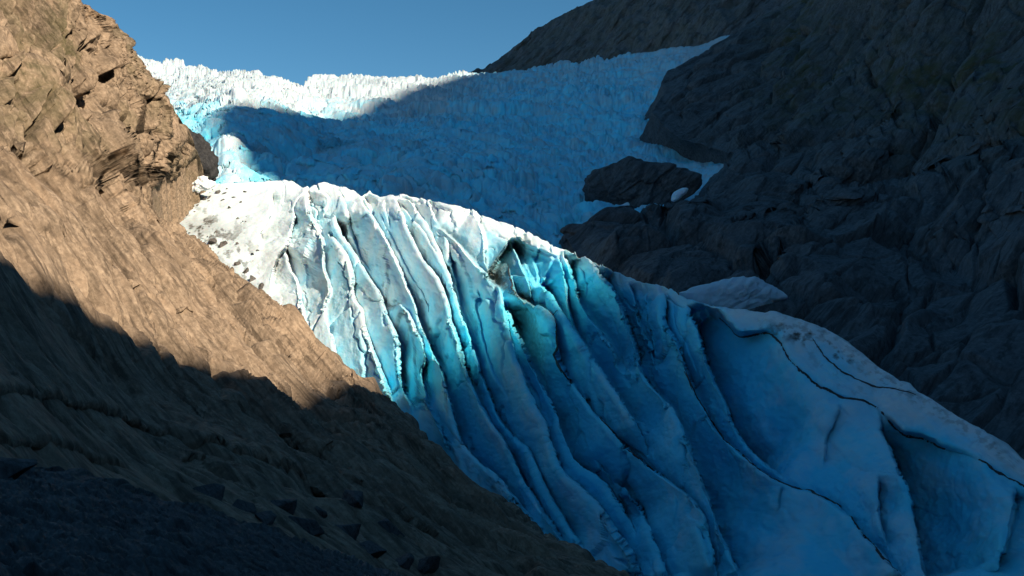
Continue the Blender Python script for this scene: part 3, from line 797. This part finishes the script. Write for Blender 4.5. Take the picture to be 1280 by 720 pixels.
tag(mound('rock_island', [(728, 222), (745, 212), (770, 207), (800, 204), (835, 209), (862, 216), (872, 228), (858, 250), (835, 268), (800, 276), (770, 266), (742, 250), (730, 236)], 352, 7, M_rock_right, amp=2.0, size=13, attrs={'moss': 0}, thick=22),
    'dark rock island standing out of the ice, a small white snow patch on its side', 'rock outcrop')
tag(mound('rock_island', [(704, 288), (716, 281), (740, 279), (775, 284), (800, 291), (830, 300), (820, 330), (760, 330), (716, 310)], 268, 6, M_rock_right, amp=1.4, size=9, attrs={'moss': 0}, thick=16),
    'low dark rock just above the glacier crest, under a thin tongue of ice', 'rock outcrop')
SN = {'crust_and_lit': .6, 'dirt': .05}
tag(mound('snow_patch', [(839, 246), (843, 240), (850, 236), (858, 235), (860, 239), (853, 246), (845, 251), (840, 251)], 322, 1.6, M_snow, n=20, amp=.25, size=3, attrs=SN),
    'small isolated white snow patch beside the dark rock island', 'snow patch')
tag(mound('snow_patch', [(754, 261), (762, 257), (774, 257), (784, 253), (786, 258), (776, 263), (764, 264)], 340, 1.2, M_snow, n=20, amp=.25, size=3, attrs=SN),
    'thin sliver of snow at the foot of the dark rock island', 'snow patch')
tag(mound('snow_bank', [(850, 366), (880, 356), (910, 350), (935, 347), (952, 350), (966, 358), (980, 366), (984, 373), (968, 378), (950, 384), (925, 392), (890, 394), (855, 386)], 183, 2.2, M_snow, amp=.5, size=5, attrs={'crust_and_lit': .45, 'dirt': .22}, thick=8),
    'grey white snow bank reaching from the glacier crest onto the dark mountainside', 'snow bank')
tag(mound('snow_patch', [(232, 233), (238, 227), (247, 221), (256, 222), (263, 226), (268, 231), (258, 238), (240, 240)], 230, .6, M_snow, n=40, amp=.5, size=2, attrs={'crust_and_lit': .9, 'dirt': .1}, thick=3),
    'bright sunlit snow patch at the foot of the dark crag', 'snow patch')

# ------------------------------------------------------------------ boulders
def boulder_mesh(seed, mat, pts=16, flat=.75, rough=.05):
    r = np.random.default_rng(seed)
    p = r.normal(size=(pts, 3)); p /= np.linalg.norm(p, axis=1, keepdims=True)
    p *= (.8 + .4 * r.random((pts, 1))); p[:, 2] *= flat; p[:, 0] *= 1.2
    bm = bmesh.new()
    for c in p: bm.verts.new(c)
    res = bmesh.ops.convex_hull(bm, input=bm.verts)
    bmesh.ops.delete(bm, geom=[g for g in set(res['geom_unused']) | set(res['geom_interior']) if isinstance(g, bmesh.types.BMVert)], context='VERTS')
    bmesh.ops.bevel(bm, geom=list(bm.edges), offset=.07, segments=2, affect='EDGES', profile=.6)
    bmesh.ops.triangulate(bm, faces=list(bm.faces))
    bmesh.ops.subdivide_edges(bm, edges=[e for e in bm.edges if e.calc_length() > .25], cuts=2, use_grid_fill=True)
    co = np.array([v.co for v in bm.verts])
    d = rough * fbm(co * 2.2 + seed, 4, .55)
    for vtx, k in zip(bm.verts, d): vtx.co *= 1 + float(k)
    me = bpy.data.meshes.new('boulder'); bm.to_mesh(me); bm.free()
    for f in me.polygons: f.use_smooth = False
    me.materials.append(mat)
    return me
BM = [boulder_mesh(k, M_stone, 12 + k % 5, .6 + .08 * (k % 4)) for k in range(7)]
BN = [boulder_mesh(20 + k, M_rock_near, 11 + k % 4, .8) for k in range(6)]

def place(name, me, loc, size, rot, label, cat, group=None):
    o = bpy.data.objects.new(name, me); COL.objects.link(o)
    o.location = loc; o.scale = size; o.rotation_euler = rot
    return tag(o, label, cat, group)

# stones melting out of the sunlit snow shoulder
stones = [(206, 283, 1.3), (213, 279, .9), (219, 274, .8), (196, 274, .9), (229, 291, 1.5), (238, 262, .7), (246, 256, .6), (256, 249, .9), (262, 246, .8), (273, 241, .9), (281, 242, .6), (278, 250, .6), (292, 247, .6),
          (300, 254, .6), (288, 260, .7), (247, 240, .9), (255, 237, .7), (238, 244, .7), (268, 300, 1.7), (278, 306, 1.2), (298, 272, .7), (316, 318, .7), (322, 312, .6), (316, 348, 1.1), (326, 356, 1.2), (306, 340, 1.2), (296, 331, 1.0), (224, 246, .9)]
for _ in range(44):
    x = 188 + 130 * rng.random(); y = crest_f(x) + 4 + (28 + .45 * (x - 188)) * rng.random() ** 1.3
    stones.append((x, y, .2 + .45 * rng.random() ** 2))
for k, (x, y, s) in enumerate(stones):
    p = on_grid(x, y) - np.array([0, 0, .3 * s])
    place('stone', BM[k % 7], p, (1.15 * s, s, .8 * s), tuple(rng.random(3) * 6.28), 'dark stone among the others strewn over the sunlit snow by the rock wall', 'stone', 'dark stones strewn over the sunlit snow shoulder')

# angular blocks in the shaded gully behind the foreground slab
blocks_ = [(300, 640, 19.5, .55), (345, 632, 22, .75), (375, 660, 21, .6), (395, 640, 24, .55), (425, 668, 24, .75), (455, 690, 24, .7), (480, 672, 27, .7), (500, 700, 26, .6), (530, 712, 27, .6), (255, 622, 20, .6), (430, 640, 28, .7), (325, 655, 20, .5)]
for k, (x, y, d, s) in enumerate(blocks_):
    p = on_grid(x, y + 6, LX, LY, PL); p = p * (1 - .25 / np.linalg.norm(p))
    place('boulder', BN[k % 6], p, (1.3 * s, 1.2 * s, 1.2 * s), (rng.normal() * .3, rng.normal() * .3, rng.random() * 6.28), 'angular grey block wedged in the dark gully behind the near slab', 'boulder', 'grey blocks wedged in the shaded gully')
pb = on_grid(12, 604, NX, NY, PN)
place('boulder', BN[2], pb + np.array([0, 0, .12]), (.36, .3, .24), (.1, .05, .4), 'rounded boulder sitting alone on the near grey slab', 'boulder')

# ------------------------------------------------------------------ sun, and an unseen ridge added and shaped to cast the valley shadow
PHI, EL = math.radians(132), math.radians(34)
S = np.array([math.sin(PHI) * math.cos(EL), math.cos(PHI) * math.cos(EL), math.sin(EL)])
a_h = np.array([math.sin(PHI), math.cos(PHI), 0]); e_h = np.array([math.cos(PHI), -math.sin(PHI), 0])
def hw(p): return float(p @ e_h), float(p[2] * math.cos(EL) - (p @ a_h) * math.sin(EL))
EDGE = []
for x, y in ((-60, 300), (0, 331), (42, 354), (83, 381), (108, 400), (137, 417), (175, 440), (225, 462), (275, 485), (317, 502), (354, 515), (404, 502)): EDGE.append((on_grid(x, y, LX, LY, PL), 160 + .1 * x))
h0, w0 = hw(EDGE[0][0])
EDGE += [(on_grid(510, 490), 430), (on_grid(570, 440), 520), (on_grid(630, 410), 540), (on_grid(690, 380), 560), (on_grid(740, 330), 580)]
EDGE += [(at(310, 228, 316), 380), (at(275, 200, 350), 390), (at(246, 166, 440), 420), (at(290, 138, 480), 430), (at(360, 146, 530), 450), (at(440, 146, 600), 480), (at(490, 122, 720), 530), (at(540, 112, 840), 570), (at(620, 92, 940), 600)]
tab = [(*hw(p), t) for p, t in EDGE]
hN, wN, tN = tab[-1]
tab += [(h0 + 60, w0 + 10, 170), (h0 + 350, w0 + 40, 260), (hN - 120, wN + 170, 650), (hN - 400, wN + 560, 800), (hN - 1500, wN + 2000, 1000)]
hq, wq = hw(on_grid(740, 330)); tab += [(hq - 3, wq + 1, 580)]
ra = np.array(sorted(tab))

hh = np.linspace(ra[0, 0], ra[-1, 0], 800)
wwv = np.interp(hh, ra[:, 0], ra[:, 1]); tv = np.interp(hh, ra[:, 0], ra[:, 2]) + 180 * sstep(-120, -300, hh)
k = np.ones(9) / 9; tv = np.convolve(np.pad(tv, 4, mode='edge'), k, 'valid')
zz = (wwv + tv * math.sin(EL)) / math.cos(EL)
top = e_h * hh[:, None] + a_h * tv[:, None] + np.array([0, 0, 1.]) * zz[:, None]
top[:, 2] += .35 * fbm(top / 9, 3) * sstep(30, -60, hh)
rows = []
for t in np.linspace(1, 0, 24)[:-1]:
    r = top - a_h * (.36 * t * (zz[:, None] + 60)) - np.array([0, 0, 1.]) * (t * (zz[:, None] + 60))
    rows.append(r + (18 * t * (1 - t) * 4 * ridged(r / 120, 4))[:, None] * -a_h)
rows.append(top)
for t in (.05, .15, .4, 1.):
    rows.append(top + a_h * (t * zz[:, None] * .9) - np.array([0, 0, 1.]) * (t * (zz[:, None] + 60)))
RG = np.array(rows)
tag(grid_mesh('mountain', RG, M_rock_far, None, {'moss': np.zeros(RG.shape[:2])}, flip=False), 'unseen ridge added out of view, shaped to cast the valley shadow', None, None, 'structure')

# ------------------------------------------------------------------ the valley floor under everything
gx, gy = np.meshgrid(np.linspace(-3000, 4000, 90), np.linspace(-2500, 6000, 110))
gz = -85 + 10 * fbm(np.stack([gx / 400, gy / 400, gx * 0], -1), 4)
tag(grid_mesh('terrain', np.stack([gx, gy, gz], -1), M_rock_right, None, {'moss': np.zeros(gx.shape)}), 'dark bedrock of the valley floor below the ice', None, None, 'structure')

# ------------------------------------------------------------------ air
HZ = 0
def haze_box():
    bm = bmesh.new(); bmesh.ops.create_cube(bm, size=1.0)
    me = bpy.data.meshes.new('haze'); bm.to_mesh(me); bm.free()
    m = bpy.data.materials.new('thin_haze'); m.use_nodes = True; nt = m.node_tree; nt.nodes.clear()
    out = nt.nodes.new('ShaderNodeOutputMaterial'); v = nt.nodes.new('ShaderNodeVolumePrincipled')
    v.inputs['Color'].default_value = (.60, .80, 1, 1); v.inputs['Density'].default_value = HZ
    nt.links.new(v.outputs[0], out.inputs['Volume'])
    me.materials.append(m)
    o = bpy.data.objects.new('haze', me); COL.objects.link(o)
    o.location = (400, 900, 900); o.scale = (6000, 3400, 2600)
    tag(o, 'thin blue air between the camera and the far mountain', None, None, 'stuff')
if HZ > 0: haze_box()

# ------------------------------------------------------------------ world, sun, camera
world = bpy.data.worlds.new("World"); scene.world = world; world.use_nodes = True
wn = world.node_tree.nodes; wl = world.node_tree.links
bgn = wn['Background']
sky = wn.new('ShaderNodeTexSky'); sky.sky_type = 'NISHITA'; sky.sun_disc = False
sky.sun_elevation = EL; sky.sun_rotation = PHI
sky.ozone_density = 4.0; sky.air_density = 1.0; sky.dust_density = .4; sky.altitude = 900
hs = wn.new('ShaderNodeHueSaturation'); hs.inputs['Saturation'].default_value = 1.2; hs.inputs['Hue'].default_value = .485
wl.new(sky.outputs[0], hs.inputs['Color'])
wl.new(hs.outputs[0], bgn.inputs[0]); bgn.inputs[1].default_value = .060
sun = bpy.data.lights.new('sun', 'SUN'); sun.energy = 5.0; sun.angle = math.radians(.7); sun.color = (1, .87, .70)
so = bpy.data.objects.new('sun', sun); COL.objects.link(so)
so.rotation_euler = Vector(S.tolist()).to_track_quat('Z', 'Y').to_euler()
cam = bpy.data.cameras.new('camera'); co = bpy.data.objects.new('camera', cam); COL.objects.link(co)
co.rotation_euler = (math.radians(90), 0, 0); cam.sensor_width = 36; cam.lens = 36 * F / 1280
cam.clip_end = 20000; cam.clip_start = .1
scene.camera = co
scene.cycles.diffuse_bounces = 1
scene.view_settings.view_transform = 'Standard'; scene.view_settings.look = 'None'
scene.view_settings.exposure = .72; scene.view_settings.gamma = 1
